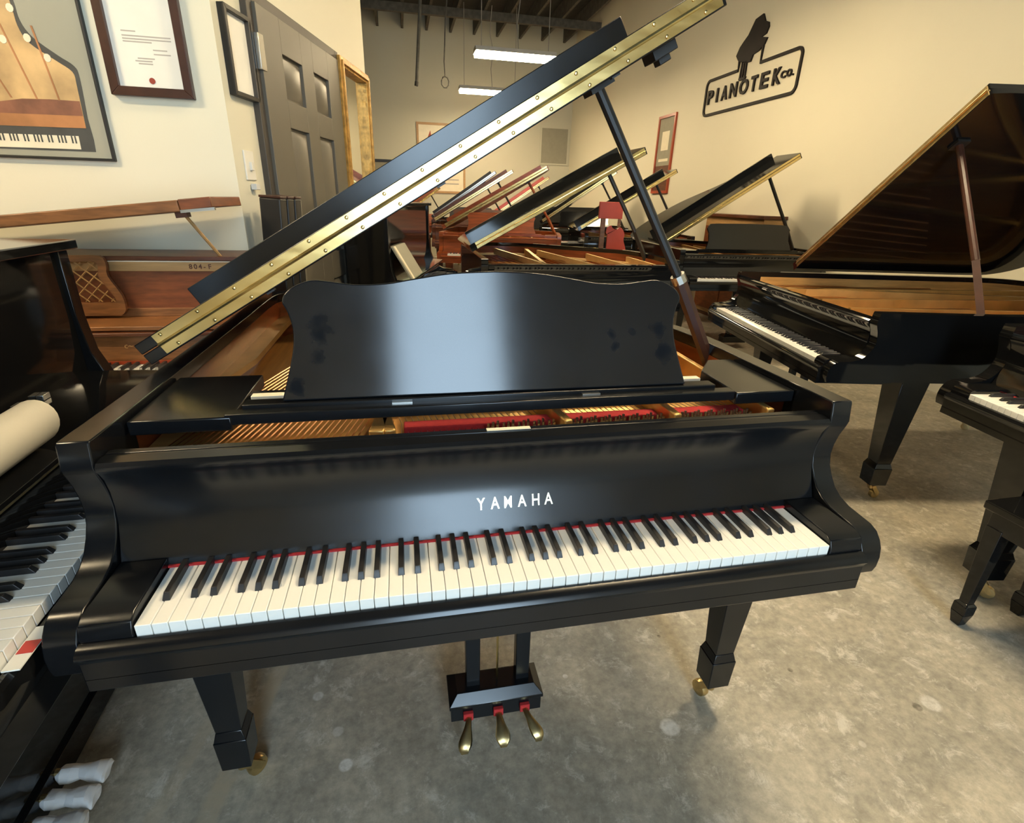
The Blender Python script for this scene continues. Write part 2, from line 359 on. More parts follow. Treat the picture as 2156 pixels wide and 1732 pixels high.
# piano poster
t = thing('piano_poster', 'large grey framed poster showing a grand piano from above, left of the certificate', 'poster')
MB().box(-2.35, -1.33, CY-.012, CY, 1.458, 2.9).build('backing', 'postergrey', t)
def pp(name, pts, mt, o): return MB().prism(pts, 'y', CY-.012-o, CY-.012).build(name, mt, t, smooth=False)
def poster_mir(pts): return pts+[(-3.68-x, z) for x, z in reversed(pts)]
rimp = cat_rom([(-1.56,2.25),(-1.55,2.10),(-1.533,1.977),(-1.529,1.913),(-1.501,1.863),(-1.433,1.811),(-1.388,1.78),(-1.378,1.741),(-1.385,1.602)], 4)
pp('printed_case', [tuple(p) for p in rimp]+[(-1.382,1.527),(-1.385,1.483),(-2.25,1.479),(-2.28,2.1),(-2.1,2.7),(-1.75,2.75),(-1.6,2.5)], 'posterblack', .001)
gp = cat_rom([(-1.575,2.2),(-1.545,1.976),(-1.541,1.897),(-1.517,1.844),(-1.445,1.794),(-1.398,1.76),(-1.394,1.724)], 4)
pp('printed_plate', [tuple(p) for p in gp]+[(-1.399,1.567),(-2.2,1.556),(-2.22,2.1),(-2.05,2.6),(-1.75,2.65),(-1.62,2.45)], 'postergold', .002)
pp('printed_pinblock', [(-2.2,1.63),(-1.675,1.645),(-1.592,1.659),(-1.496,1.662),(-1.398,1.661),(-1.399,1.61),(-2.2,1.60)], 'posterbrown', .003)
pp('printed_felt', [(-2.2,1.60),(-1.399,1.61),(-1.399,1.567),(-2.2,1.558)], 'posterorange', .0028)
for x0, x1 in ((-1.47,-1.50), (-1.545,-1.60), (-1.63,-1.72)): pp('printed_strut', [(x0,1.66),(x0+.006,1.66),(x1+.006,1.9),(x1,1.9)], 'posterorange', .0032)
for x, z in ((-1.55,1.95),(-1.60,1.85),(-1.52,1.86),(-1.47,1.80)): pp('printed_hole', [(x+.012*math.cos(a*.628), z+.014*math.sin(a*.628)) for a in range(10)], 'cream', .0035)
pp('printed_keys', [(-2.2,1.53),(-1.433,1.538),(-1.435,1.490),(-2.2,1.484)], 'cream', .002)
kb = MB()
for i in range(46):
    x = -1.445-i*.0118
    if i % 7 in (2, 6): continue
    kb.box(x-.0035, x+.0015, CY-.0152, CY-.012, 1.511, 1.5375)
kb.build('printed_sharps', 'posterblack', t, smooth=False, stuff=True)
frame_parts(t, -2.36, -1.32, 1.45, 2.92, .010, .02, 'blk', PY)
# certificate
def certificate(t, u0, u1, z0, z1, w, P, mt='blkwood'):
    MB().prism([(u0+w*.8,z0+w*.8),(u1-w*.8,z0+w*.8),(u1-w*.8,z1-w*.8),(u0+w*.8,z1-w*.8)], 'y', .002, .010).xf(lambda p: P(p[0],p[1],p[2])).build('certificate_sheet', 'paper', t, smooth=False)
    frame_parts(t, u0, u1, z0, z1, w, .03, mt, P)
t = thing('framed_certificate', 'certificate in a broad dark wooden frame beside the grand piano poster', 'picture')
certificate(t, -1.274, -.978, 1.690, 2.09, .032, PY)
ln = MB()
for z, a, b in ((1.895,-1.20,-1.03),(1.885,-1.20,-1.03),(1.876,-1.20,-1.10),(1.91,-1.20,-1.15),(1.852,-1.10,-1.05),(1.838,-1.10,-1.04),(1.822,-1.16,-1.10),(1.813,-1.17,-1.11),(1.804,-1.16,-1.11)):
    ln.box(a, b, CY-.0108, CY-.009, z-.002, z+.002)
ln.build('printed_lines', 'ink', t, smooth=False)
MB().lathe([(.0,0),(.011,0),(.011,.001),(0,.001)], n=14).xf(lambda p: (-1.124+p[0], CY-.0112+p[2]*-1, 1.747+p[1])).build('seal', 'redink', t)
t = thing('small_framed_certificate', 'narrow dark framed certificate on the angled wall left of the grey door', 'picture'); t.matrix_world = ROTW
certificate(t, .045, .255, 1.725, 2.045, .018, lambda u, o, z: (u, -o, z), 'blk')
# gilt mirror
t = thing('gilt_mirror', 'tall gilt framed mirror on the wall behind the grey door', 'mirror'); t.matrix_world = ROTW
PW = lambda u, o, z: (u, -o, z)
MB().box(1.36, 1.87, -.012, -.002, 1.02, 2.10).build('mirror_glass', 'mirror', t, smooth=False)
frame_parts(t, 1.325, 1.915, .98, 2.15, .055, .05, 'goldframe', PW)
frame_parts(t, 1.345, 1.895, 1.0, 2.13, .02, .062, 'goldframe', PW)
# ------------- sign on the right wall (local u to the viewer's right = -y)
t = thing('wall_sign', 'large black PIANOTEK CO. wall sign with grand piano emblem', 'sign', (XR, 6.8, 2.45), R(-90))
sg = lambda p: (p[0], -.022 if p[1] > .5 else 0, p[2])
def stroke(pts, w, name):
    P = [Vector((p[0], p[1])) for p in pts]; A = offset(P, w/2); B = offset(P, -w/2)
    m = MB()
    for i in range(len(P)-1):
        q = [A[i], A[i+1], B[i+1], B[i]]; m.prism([tuple(x) for x in q], 'y', -.02, 0)
    return m.build(name, 'sign', t, smooth=False)
def arc(cx, cz, r, a0, a1, n=7): return [(cx+r*math.cos(R(a0+(a1-a0)*i/n)), cz+r*math.sin(R(a0+(a1-a0)*i/n))) for i in range(n+1)]
path = [(.69,.56),(.69,.455)]+arc(.07,.385,.07,90,180)+arc(.07,.115,.07,180,270)+arc(1.77,.115,.07,-90,0)+arc(1.77,.385,.07,0,90)+[(1.128,.455),(1.128,.62)]
stroke(path, .030, 'sign_outline')
em = [(1.035,.945),(.90,.925),(.80,.794),(.728,.749),(.66,.70),(.608,.621),(.663,.564),(.746,.529),(.825,.508),(.93,.501),(.959,.566),(1.06,.582),(1.149,.627),(1.185,.685),(1.128,.700),(1.07,.715),(1.147,.729),(1.178,.788),(1.161,.834),(1.09,.863)]
MB().prism(em, 'y', -.02, 0).build('emblem', 'sign', t, smooth=False)
for pts in ([(.765,.53),(.755,.36)], [(.80,.53),(.80,.36)], [(.845,.53),(.855,.36)]): stroke(pts, .022, 'emblem_leg')
MB().prism([(.735,.36),(.885,.36),(.87,.335),(.75,.335)], 'y', -.02, 0).build('emblem_foot', 'sign', t, smooth=False)
def wl(ch, u0, u1, z0, z1):
    o = text(ch, .2, 'sign', t, Matrix(), 'letter', .010, .005)
    xs = [v.co.x for v in o.data.vertices]; zs = [v.co.y for v in o.data.vertices]
    kx = (u1-u0)/(max(xs)-min(xs)); kz = (z1-z0)/(max(zs)-min(zs))
    for v in o.data.vertices: v.co = (u0+(v.co.x-min(xs))*kx, -.012-v.co.z, z0+(v.co.y-min(zs))*kz)
for ch, a, b in zip('PIANOTEK', (.07,.28,.40,.585,.79,1.015,1.20,1.42), (.20,.315,.53,.735,.965,1.135,1.345,1.555)): wl(ch, a, b, .172, .335)
for ch, a, b, z in (('C',1.555,1.635,.285), ('O',1.65,1.73,.285), ('.',1.742,1.762,.232)): wl(ch, a, b, .213, z)
# picture on the right wall
t = thing('tall_framed_picture', 'tall narrow picture in a reddish wooden frame on the right wall', 'picture', (XR, 8.13, 0), R(-90))
MB().box(.03, .54, -.012, 0, 1.55, 2.62).build('print', 'greyp', t, smooth=False)
MB().box(.16, .40, -.014, -.010, 2.15, 2.42).build('printed_square', 'cream', t, smooth=False)
MB().box(.03, .54, -.0135, -.010, 1.55, 1.93).build('printed_base', 'walnutd', t, smooth=False)
MB().box(.12, .44, -.014, -.010, 1.99, 2.03).build('printed_caption', 'cream', t, smooth=False)
frame_parts(t, 0, .57, 1.52, 2.65, .04, .03, 'redwood', lambda u,o,z: (u,-o,z))
# back wall
t = thing('grey_wall_panel', 'plain grey panel in a thin pale frame on the back wall', 'panel')
PB = lambda u, o, z: (u, YB-o, z)
MB().box(3.27, 3.92, YB-.02, YB, 2.22, 2.98).build('board', 'greyp', t, smooth=False)
frame_parts(t, 3.23, 3.96, 2.18, 3.02, .04, .022, 'wallb', PB)
t = thing('red_back_wall_poster', 'cream framed poster with dark red graphic and ADI lettering on back wall', 'poster')
MB().box(.32, 1.37, YB-.012, YB, 1.5, 2.92).build('sheet', 'cream', t, smooth=False)
for k in range(4): MB().prism([(.45+k*.2,2.45),(.6+k*.2,2.8),(.65+k*.2,2.45)], 'y', YB-.014, YB-.012).build('printed_shape', 'redink', t, smooth=False)
MB().box(.42, 1.27, YB-.014, YB-.012, 1.98, 2.38).build('printed_block', 'redink', t, smooth=False)
for ch, u in zip('ADI', (.76,.93,1.12)): text(ch, .26, 'cream', t, Matrix.Translation((u, YB-.016, 2.06)) @ Matrix.Rotation(R(90),4,'X'), 'letter', .001, .004)
for z in (1.75, 1.66): MB().box(.45, 1.25, YB-.014, YB-.012, z, z+.03).build('printed_line', 'ink', t, smooth=False)
frame_parts(t, .28, 1.41, 1.46, 2.96, .05, .025, 'tan', PB)
t = thing('small_back_wall_picture', 'small dark framed picture on back wall beside the gilt mirror', 'picture')
MB().box(-.74, -.2, YB-.012, YB, 1.75, 2.1).build('print', 'greyp', t, smooth=False)
frame_parts(t, -.79, -.15, 1.70, 2.15, .06, .025, 'blk', PB)

# ------------------------------------------------------------------ lamps
def shop_light(x, y, z, label, rot=0, L=1.2):
    t = thing('hanging_tube_light', label, 'light fixture', (x,y,z), rot, 'hanging tube lights')
    MB().prism([(-.16,.02),(-.10,.085),(.10,.085),(.16,.02),(.155,.02),(.10,.075),(-.10,.075),(-.155,.02)], 'x', -L/2, L/2).build('hood', 'hood', t, smooth=False)
    for s in (-1, 1): MB().prism([(-.16,.02),(-.10,.085),(.10,.085),(.16,.02)], 'x', s*L/2-.004, s*L/2+.004).build('hood_end', 'hood', t, smooth=False)
    MB().prism([(-.145,.02),(-.12,-.025),(.12,-.025),(.145,.02)], 'x', -L/2+.01, L/2-.01).build('diffuser', 'tube', t, smooth=False)
    for s in (-1, 1): MB().tube([(s*L*.42,0,.08),(s*L*.42,0,ZC-.28-z)], .006, 5).build('chain', 'cable', t)
    MB().tube([(.05,0,.085),(.02,0,.4),(.06,.02,.7),(.0,.05,1.0),(.03,.02,ZC-.28-z)], .007, 5).build('power_cable', 'cable', t)
shop_light(1.60, 8.2, 3.31, 'bright tube light hanging on chains before the back wall')
shop_light(1.67, 11.0, 3.30, 'far tube light low over the back rows of pianos')
shop_light(1.35, 1.0, 3.3, 'tube light hanging above the bench and the right grand piano')
shop_light(1.9, 4.6, 3.4, 'tube light hanging above the middle rows of pianos')
shop_light(-2.8, .2, 3.3, 'tube light hanging before the poster wall')
# ceiling drops
t = thing('hanging_conduit', 'thin grey conduit hanging straight down from the dark ceiling', 'conduit', (.18, 9.0, 0))
MB().tube([(.15,0,4.72),(0,0,3.05)], .025, 8).build('pipe', 'joistl', t); MB().tube([(0,0,3.05),(-.01,0,2.99)], .03, 8).build('end_cap', 'joist', t)
t = thing('looped_cable', 'grey cable with a loop at its end hanging from the ceiling', 'cable', (.62, 9.0, 0))
MB().tube([(.12,0,4.72),(.03,0,3.9),(.0,0,3.35),(.01,0,3.15)]+[(.01+.06*math.sin(a*.7), 0, 3.07+.08*math.cos(a*.7)) for a in range(10)], .012, 6).build('cable', 'joistl', t)

# ------------------------------------------------------------------ pianos
WW = 1.225/52
BLACKS = []
for i in range(51):
    L_ = 'ABCDEFG'[i % 7]
    if L_ in 'ACDFG': BLACKS.append(((i+1)*WW-.6125 + {'C':-.0025,'D':.0025,'F':-.003,'G':0,'A':.003}[L_]))
BKP = [(.052,0),(.056,.008),(.062,.0115),(.140,.0115),(.140,0)]
def white_mesh(m, x): return m.box(x-WW/2+.0005, x+WW/2-.0005, 0, .142, -.023, 0)
def black_mesh(m, x):
    z0 = -.004
    return m.add([(x-.0057,.050,z0),(x+.0057,.050,z0),(x+.0057,.142,z0),(x-.0057,.142,z0),
                  (x-.0057,.0505,.002),(x+.0057,.0505,.002),(x-.0045,.058,.0115),(x+.0045,.058,.0115),(x+.0045,.142,.0120),(x-.0045,.142,.0120)],
                 [(0,1,5,4),(4,5,7,6),(6,7,8,9),(0,4,6,9,3),(1,2,8,7,5),(2,3,9,8),(0,3,2,1)])
WKEY = BKEY = None
def keyboard(t, z, individual, y0=0.0, lo=-1, hi=1):
    global WKEY, BKEY
    if individual:
        for i in range(52):
            x = (i+.5)*WW-.6125
            if not lo <= x <= hi: continue
            if WKEY is None:
                WKEY = white_mesh(MB(), 0).build('white_key', 'ivory', t, .0012); WKEY.location = (x,y0,z)
            else: inst(WKEY, (x,y0,z), t)
        for x in BLACKS:
            if not lo <= x <= hi: continue
            if BKEY is None:
                BKEY = black_mesh(MB(), 0).build('black_key', 'ebonykey', t, .0008); BKEY.location = (x,y0,z)
            else: inst(BKEY, (x,y0,z), t)
    else:
        m = MB()
        for i in range(52): white_mesh(m, (i+.5)*WW-.6125)
        o = m.build('white_keys', 'ivory', t, smooth=False, stuff=True); o.location = (0,y0,z)
        m = MB()
        for x in BLACKS: black_mesh(m, x)
        o = m.build('black_keys', 'ebonykey', t, smooth=False, stuff=True); o.location = (0,y0,z)

ARMP = [(.30,.973),(.163,.973),(.160,.968),(.154,.928),(.158,.915),(.168,.89),(.174,.865),(.176,.84),(.170,.815),(.158,.795),(.142,.776),(.122,.763),(.095,.755),(.06,.752),(.035,.750),(.018,.743),(.006,.730),(-.002,.715),(-.006,.695),(-.005,.672),(.0,.655),(.30,.655)]
FALL = [(.139,.730),(.141,.742),(.150,.765),(.160,.790),(.168,.815),(.172,.845),(.171,.875),(.165,.900),(.157,.915),(.151,.922),(.150,.930),(.156,.936),(.178,.938),(.19,.93),(.19,.73)]
def leg_mesh(k=1.0):
    m = MB(); c = (0,0)
    m.frustum(c,.055*k,.055*k,.215, c,.100*k,.100*k,.655)
    m.frustum(c,.068*k,.068*k,.19, c,.055*k,.055*k,.215); m.frustum(c,.064*k,.064*k,.095, c,.070*k,.070*k,.19)
    return m
def caster_mesh():
    m = MB().lathe([(.022,.098),(.022,.085),(.014,.078),(.012,.06)], n=12)
    w = MB().lathe([(.010,-.011),(.023,-.010),(.025,0),(.023,.010),(.010,.011)], n=16).xf(lambda p: (p[2], p[0]+.032, p[1]+.025))
    m.add(w.v, w.f); m.prism([(-.012,.078),(.012,.078),(.046,.03),(.030,.022)], 'x', -.018, -.0145); m.prism([(-.012,.078),(.012,.078),(.046,.03),(.030,.022)], 'x', .0145, .018)
    return m
LEG = CAST = None
def grand(name, label, loc, rot=0, scale=1.0, case='gloss', inner='mahog', plate='gold', near=False, keys='strip', ang=31.0, L=1.70, desk=True, brand=None, group=None, lidtop=None, hinge='brass', prop='blk', front=True, strutz=.925, legs=((-.625,.244),(.625,.244),(-.30,1.42)), legk=1.0):
    global LEG, CAST
    t = thing(name, label, 'grand piano', loc, rot, group, scale)
    bv = .002 if near else 0
    k = (L-.75)/.95
    Y = lambda y: y if y < .75 else .75+(y-.75)*k
    pts = [(.7376,.20),(.7376,.45),(.7376,.62),(.733,.76),(.70,.91),(.62,1.04),(.48,1.16),(.33,1.265),(.20,1.37),(.09,1.48),(-.02,1.58),(-.15,1.655),(-.32,1.70),(-.50,1.695),(-.635,1.66),(-.712,1.59),(-.7376,1.48),(-.7376,1.1),(-.7376,.7),(-.7376,.20)]
    out = cat_rom([(x, Y(y)) for x, y in pts], 5 if near else 3)
    mid = offset(out, -.034); inn = offset(out, -.047)
    def ring(A, B, z0, z1):
        m = MB(); n = len(A)
        a0 = [(p.x,p.y,z0) for p in A]; a1 = [(p.x,p.y,z1) for p in A]; b0 = [(p.x,p.y,z0) for p in B]; b1 = [(p.x,p.y,z1) for p in B]
        vs = a0+a1+b0+b1; fs = []
        for i in range(n-1): fs += [(i,i+1,n+i+1,n+i),(n+i,n+i+1,3*n+i+1,3*n+i),(3*n+i,3*n+i+1,2*n+i+1,2*n+i),(2*n+i,2*n+i+1,i+1,i)]
        fs += [(0,n,3*n,2*n),(n-1,3*n-1,4*n-1,2*n-1)]
        return m.add(vs, fs)
    rm = ring(out, mid, .66, .940); rc = ring(out, inn, .940, .9726); rm.add(rc.v, rc.f).build('rim', case, t, bv)
    ring(mid, inn, .68, .940).build('inner_rim', inner, t)
    for s in (-1, 1): MB().prism(ARMP, 'x', s*.690, s*.738).build('arm', case, t, bv*1.2)
    # key bed, slip, blocks, fallboard
    MB().box(-.688,.688,-.018,.30,.634,.66).box(-.688,.688,-.018,.012,.655,.694).build('key_bed', case, t, bv)
    MB().prism([(-.020,.696),(-.024,.702),(-.021,.709),(-.013,.714),(-.003,.716),(.004,.712),(.004,.69),(-.018,.69)], 'x', -.688, .688).build('key_slip', case, t)
    for s in (-1, 1):
        MB().prism([(.0,.69),(-.002,.725),(.004,.742),(.018,.750),(.142,.752),(.142,.66),(.0,.66)], 'x', s*.6145, s*.688).build('key_block', case, t, bv)
    MB().prism(FALL, 'x', -.687, .687).build('fallboard', case, t)
    MB().box(-.614,.614,.136,.1415,.7352,.739).build('key_felt', 'redfelt', t)
    MB().box(-.689,.689,.19,.207,.88,.937).box(-.689,.689,.178,.19,.925,.936).build('stretcher', case, t, bv)
    keyboard(t, .735, keys == 'single')
    # inside
    sbp = [(p.x,p.y) for p in inn]
    MB().prism(sbp, 'z', .785, .80).build('soundboard', 'spruce', t, smooth=False)
    in2 = offset(out, -.10)
    ring([p for p in inn if p.y > .5], [p for p in in2 if p.y > .30][:len([p for p in inn if p.y > .5])], .862, .880).build('plate_flange', plate, t)
    m = MB().box(-.688,.688,.207,.445,.872,.884).build('plate_web', plate, t, .002 if near else 0)
    def strut(xa, ya, xb, yb, w, zt=strutz, nm='plate_strut'):
        d = Vector((xb-xa, yb-ya)).normalized(); q = Vector((d.y,-d.x))*w/2
        MB().prism([(xa-q.x,ya-q.y),(xa+q.x,ya+q.y),(xb+q.x,yb+q.y),(xb-q.x,yb-q.y)], 'z', .872, zt).build(nm, plate, t, .003 if near else 0)
    strut(-.252,.25,-.10,Y(1.60),.030); strut(-.225,.25,-.40,Y(1.60),.022); strut(.14,.25,-.02,Y(1.45),.018); strut(.39,.25,.36,Y(1.15),.018); strut(.62,.25,.64,.9,.018)
    if near:
        m = MB()
        for i in range(30):
            x = -.655+i*.0125; m.tube([(x,.25,.892),(x+.05,.45,.898),(x+.36,Y(1.52)-.004*i,.898)], .0016 if i < 22 else .0013, 4)
        m.build('bass_strings', 'copper', t, stuff=True)
        m = MB()
        for i in range(60):
            x = -.205+i*.0135
            if abs(x-.14) < .012 or abs(x-.39) < .012: continue
            yb = Y(1.50)-(i/60)*.85; m.tube([(x,.25,.890),(x,.36,.890),(x-.16*(yb-.3),yb,.890)], .0009, 4)
        m.build('treble_strings', 'steel', t, stuff=True)
        m = MB()
        for sx0, sx1 in ((-.03,.125),(.155,.375),(.405,.60)):
            n = int((sx1-sx0)/.011)
            for i in range(n):
                for r_ in range(2):
                    m.tube([(sx0+i*.011+r_*.004, .262+r_*.018+.006*(i % 3), .884),(sx0+i*.011+r_*.004, .262+r_*.018+.006*(i % 3), .914)], .0029, 6)
        m.build('tuning_pins', 'steel', t, stuff=True)
        for a, b in ((-.20,.128),(.152,.378),(.402,.60)): MB().box(a, b, .315, .352, .884, .899).build('string_felt', 'redfelt', t, .003)
        MB().box(-.68,-.30,.47,.50,.899,.93).box(-.20,.52,.47,.50,.895,.925).build('damper_heads', 'blk', t)
        MB().box(-.50,.50,.362,.382,.93,.966).build('cream_rail', 'cream', t, .001)
        MB().box(-.043,.043,.1915,.203,.937,.9385).build('serial_plate', 'cream', t)
    else:
        m = MB()
        for i in range(24):
            x = -.64+i*.052; m.tube([(x,.27,.89),(x-.1,Y(1.3)-(i/24)*.6,.89)], .003, 3)
        m.build('strings', 'copper', t, stuff=True)
    # music desk
    if desk:
        MB().box(-.525,.535,.272,.300,.942,.964).build('desk_rail', case, t, bv)
        MB().box(-.50,.50,.298,.330,.945,.972).build('desk_ledge', case, t, bv)
        MB().box(-.687,-.513,.27,.525,.932,.960).build('desk_shelf', case, t, bv*1.5)
        MB().prism([(.537,.27),(.687,.27),(.687,.525),(.615,.525),(.545,.435)], 'z', .932, .960).build('desk_shelf', case, t, bv*1.5)
        hf = [(.428,0),(.414,.05),(.402,.10),(.400,.14),(.408,.172),(.416,.190),(.408,.208),(.388,.222),(.36,.231),(.33,.229),(.28,.223),(.22,.225),(.165,.234),(.09,.245),(0,.249)]
        if not near: hf = [(.428,0),(.40,.08),(.402,.15),(.416,.19),(.39,.23),(.33,.235),(.0,.24)]
        po = [tuple(p) for p in cat_rom(hf, 4 if near else 1)]; po = po+[(-x,z) for x, z in reversed(po[:-1])]
        ti = R(17)
        MB().prism(po, 'y', 0, .016).xf(lambda p: (p[0], .306+p[1]*math.cos(ti)+p[2]*math.sin(ti), .974+p[2]*math.cos(ti)-p[1]*math.sin(ti))).build('music_desk', 'satin2' if near else case, t, .003 if near else 0, seg=3)
        if near:
            for x in (-.20,.20): MB().box(x-.02,x+.02,.290,.306,.9635,.9665).build('desk_hinge', 'steel', t)
    # lid
    th = R(ang); hx, hz = -.745, .985
    LX = lambda p: (hx+p[0]*math.cos(th)-p[2]*math.sin(th), p[1], hz+p[0]*math.sin(th)+p[2]*math.cos(th))
    lo = offset(out, .012); lp = [(p.x-hx, p.y) for p in lo if p.y > .60]
    lp = [(1.488,.55)]+lp+[(-.004,.55)]
    MB().prism(lp, 'z', 0, .0255).xf(LX).build('lid', lidtop or case, t, bv)
    MB().box(-.004,1.488,.55,.935,.0277,.052).xf(LX).build('lid_flap', lidtop or case, t, bv)
    MB().box(.035,1.425,.895,.917,.052,.110).xf(LX).build('flap_batten', case, t, bv)
    hg = MB().box(.042,1.478,.5472,.55,.0035,.0235).box(.042,1.478,.5472,.55,.0300,.050).xf(LX).build('lid_hinge', hinge, t)
    MB().tube([(.042,.545,.0268),(1.478,.545,.0268)], .0042, 8).xf(LX).build('hinge_knuckle', hinge, hg)
    if near:
        m = MB()
        for i in range(15):
            m.ball((.078+i*.097,.5465,.0100),.0042,(1,.6,1)); m.ball((.06+i*.097,.5465,.0435),.0042,(1,.6,1))
        m.xf(LX).build('hinge_screws', 'brass', hg, stuff=True)
        MB().box(1.325,1.385,.60,.66,-.022,0).box(1.34,1.37,.615,.645,-.035,-.02).xf(LX).build('prop_cup', 'blk', t, .002)
        for u in (.3,.75,1.2): MB().box(u,u+.02,.556,.57,-.004,0).xf(LX).build('lid_button', 'blk', t)
    # prop stick
    u = 1.205; T = Vector(LX((u,.66,-.008))); B = Vector((.715,.655,.925)); Mi = B.lerp(T,.345)
    MB().box(u-.03,u+.03,.63,.69,-.012,0).xf(LX).build('prop_plate', 'blk', t)
    MB().tube([Mi,T], .0125 if near else .016, 10).build('prop_stick', prop, t)
    MB().tube([B-Vector((0,0,.03)),Mi], .020, 4 if not near else 8).build('prop_base', 'blkwood' if near else prop, t)
    if near:
        MB().tube([B.lerp(T,.33),B.lerp(T,.36)], .0205, 10).build('prop_ferrule', 'steel', t)
        ba = B+Vector((.0,.0,.0)); MB().tube([(.735,.60,.935),(.735,.63,.955),(.735,.68,.955),(.735,.71,.935)], .006, 8).build('prop_bracket', 'brass', t)
    # legs, lyre
    if front:
        for x, y in [(a, Y(b)) for a, b in legs]:
            if LEG is None: LEG = {}
            if (case, legk) not in LEG: LEG[case, legk] = lg = leg_mesh(legk).build('leg', case, t, .002); lg.location = (x,y,0)
            else: lg = inst(LEG[case, legk], (x,y,0), t)
            if CAST is None: CAST = cs = caster_mesh().build('caster', 'brassd', lg)
            else: cs = inst(CAST, (0,0,0), lg)
            cs.rotation_euler.z = R(-40) if x < 0 else R(10)
        ly = bpy.data.objects.new('lyre', None); COL.objects.link(ly); ly.parent = t
        MB().box(-.120,.120,.252,.345,.080,.128).add([(-.124,.246,.128),(.124,.246,.128),(.124,.35,.128),(-.124,.35,.128),(-.124,.246,.138),(.124,.246,.138),(.124,.35,.138),(-.124,.35,.138),(-.102,.268,.160),(.102,.268,.160),(.102,.33,.160),(-.102,.33,.160)],
            [(0,3,2,1),(0,1,5,4),(1,2,6,5),(2,3,7,6),(3,0,4,7),(4,5,9,8),(5,6,10,9),(6,7,11,10),(7,4,8,11),(8,9,10,11)]).build('pedal_box', case, ly, .0012)
        for s in (-1, 1): MB().frustum((s*.066+.008,.30),.036,.03,.155,(s*.066+.008,.31),.042,.03,.66).build('lyre_post', case, ly, .002)
        if near or keys == 'single':
            for x in (-.06,0,.06): 
                if x == 0: MB().tube([(x+.008,.30,.155),(x+.008,.31,.66)], .003, 6).build('trapwork_rod', 'brass', ly)
            for x, dx in ((-.076,-.016),(.003,.003),(.074,.022)):
                pr = [(0,.262,.0085),(.0,.240,.0080),(.15,.228,.0085),(.45,.213,.0115),(.75,.200,.0165),(.95,.190,.0190),(1.05,.180,.0170),(1.08,.174,.0100)]
                m = MB(); zt = [.105,.103,.101,.096,.090,.085,.079,.070]
                A = [(x+f*dx-w, y, z) for (f,y,w), z in zip(pr, zt)]; Bq = [(x+f*dx+w, y, z) for (f,y,w), z in zip(pr, zt)]
                A2 = [(a[0]+.002,a[1]+.002,a[2]-.012) for a in A]; B2 = [(a[0]-.002,a[1]+.002,a[2]-.012) for a in Bq]
                Mz = [((a[0]+b[0])/2, a[1], a[2]+.005) for a, b in zip(A, Bq)]
                m.strip(A, Mz); m.strip(Mz, Bq); m.strip(Bq, B2); m.strip(B2, A2); m.strip(A2, A)
                m.add([A[-1],Mz[-1],Bq[-1],B2[-1],A2[-1]], [(0,1,2,3,4)])
                pd = m.build('pedal', 'brassd', ly); bpy.context.view_layer.update(); wm = pd.modifiers.new('weld', 'WELD'); wm.merge_threshold = .0002; su = pd.modifiers.new('smooth', 'SUBSURF'); su.levels = su.render_levels = 2
                MB().box(x-.013,x+.013,.240,.252,.090,.114).build('pedal_felt', 'redfelt', ly, .002)
    if brand:
        mm = Matrix.Rotation(R(90-17),4,'X')
        n = len(brand)
        for i, ch in enumerate(brand):
            text(ch, .034, 'brassl', t, Matrix.Translation((-.066+i*.0272-(.002 if ch == 'M' else 0), .1588, .7840)) @ mm, 'letter', .0012, .0003, .68 if ch == 'M' else .74)
    return t
MT['brassl'] = mat('pale_brass_letters', (.93,.86,.58), .28, metal=.85)

MAIN = grand('grand_piano', 'satin black YAMAHA grand piano with open lid in the foreground', (0,0,0), case='satin', near=True, keys='single', brand='YAMAHA')

# right-hand grands
R1 = grand('grand_piano', 'polished black grand right of the foreground piano, keyboard turned to the left', (1.763,1.86,0), R(-100.7), .976, case='gloss', inner='amber', plate='gold', desk=False, hinge='brassd', ang=35.5, strutz=.932, prop='blkwood', L=2.1, legs=((-.625,.40),(.645,.44),(-.30,1.42)), legk=1.3)
R2 = grand('grand_piano', 'polished black grand cut off by the right edge behind the black bench', (1.74,.11,0), R(-99), case='gloss', keys='single', desk=False, hinge='brassd', legs=((-.40,.10),(.4,.10),(-.30,1.42)), legk=1.35)
# rows behind
F_ = grand('grand_piano', 'black grand with reddish inner rim and gold plate just behind the music desk', (1.08,2.76,0), R(0), 1.0, case='gloss', inner='mahog', plate='goldp', desk=False, ang=28.5)
J_ = grand('grand_piano', 'black grand with upright music desk in front of the brown cabinet at the right wall', (3.03,3.6,0), R(-5), 1.0, case='gloss', ang=33)
G_ = grand('grand_piano', 'reddish brown mahogany grand in the middle row with white keys showing', (.94,5.6,0), R(-14), 1.0, case='mahog', lidtop='mahog', prop='mahog', ang=29)
I_ = grand('grand_piano', 'black grand with thick lid bar behind the red stand', (2.88,5.85,0), R(-8), 1.0, case='gloss', desk=False)
H3 = grand('grand_piano', 'dark walnut grand directly behind the mahogany grand', (1.0,7.6,0), R(-8), 1.0, case='walnutd', lidtop='walnutd')
H6 = grand('grand_piano', 'black grand in the back row near the right wall corner', (2.75,7.9,0), R(-20), 1.0, case='gloss', ang=34)
H2 = grand('grand_piano', 'black grand with silvery lid edge in the back rows', (1.1,9.55,0), R(-8), 1.0, case='blk', hinge='steel', ang=34)
H5 = grand('grand_piano', 'dark red grand farthest back under the grey wall panel', (2.55,11.0,0), R(-8), 1.0, case='redwood', ang=34)
H1 = grand('grand_piano', 'small reddish grand before the red poster on the back wall', (.45,11.35,0), R(15), .85, case='mahog', ang=34)

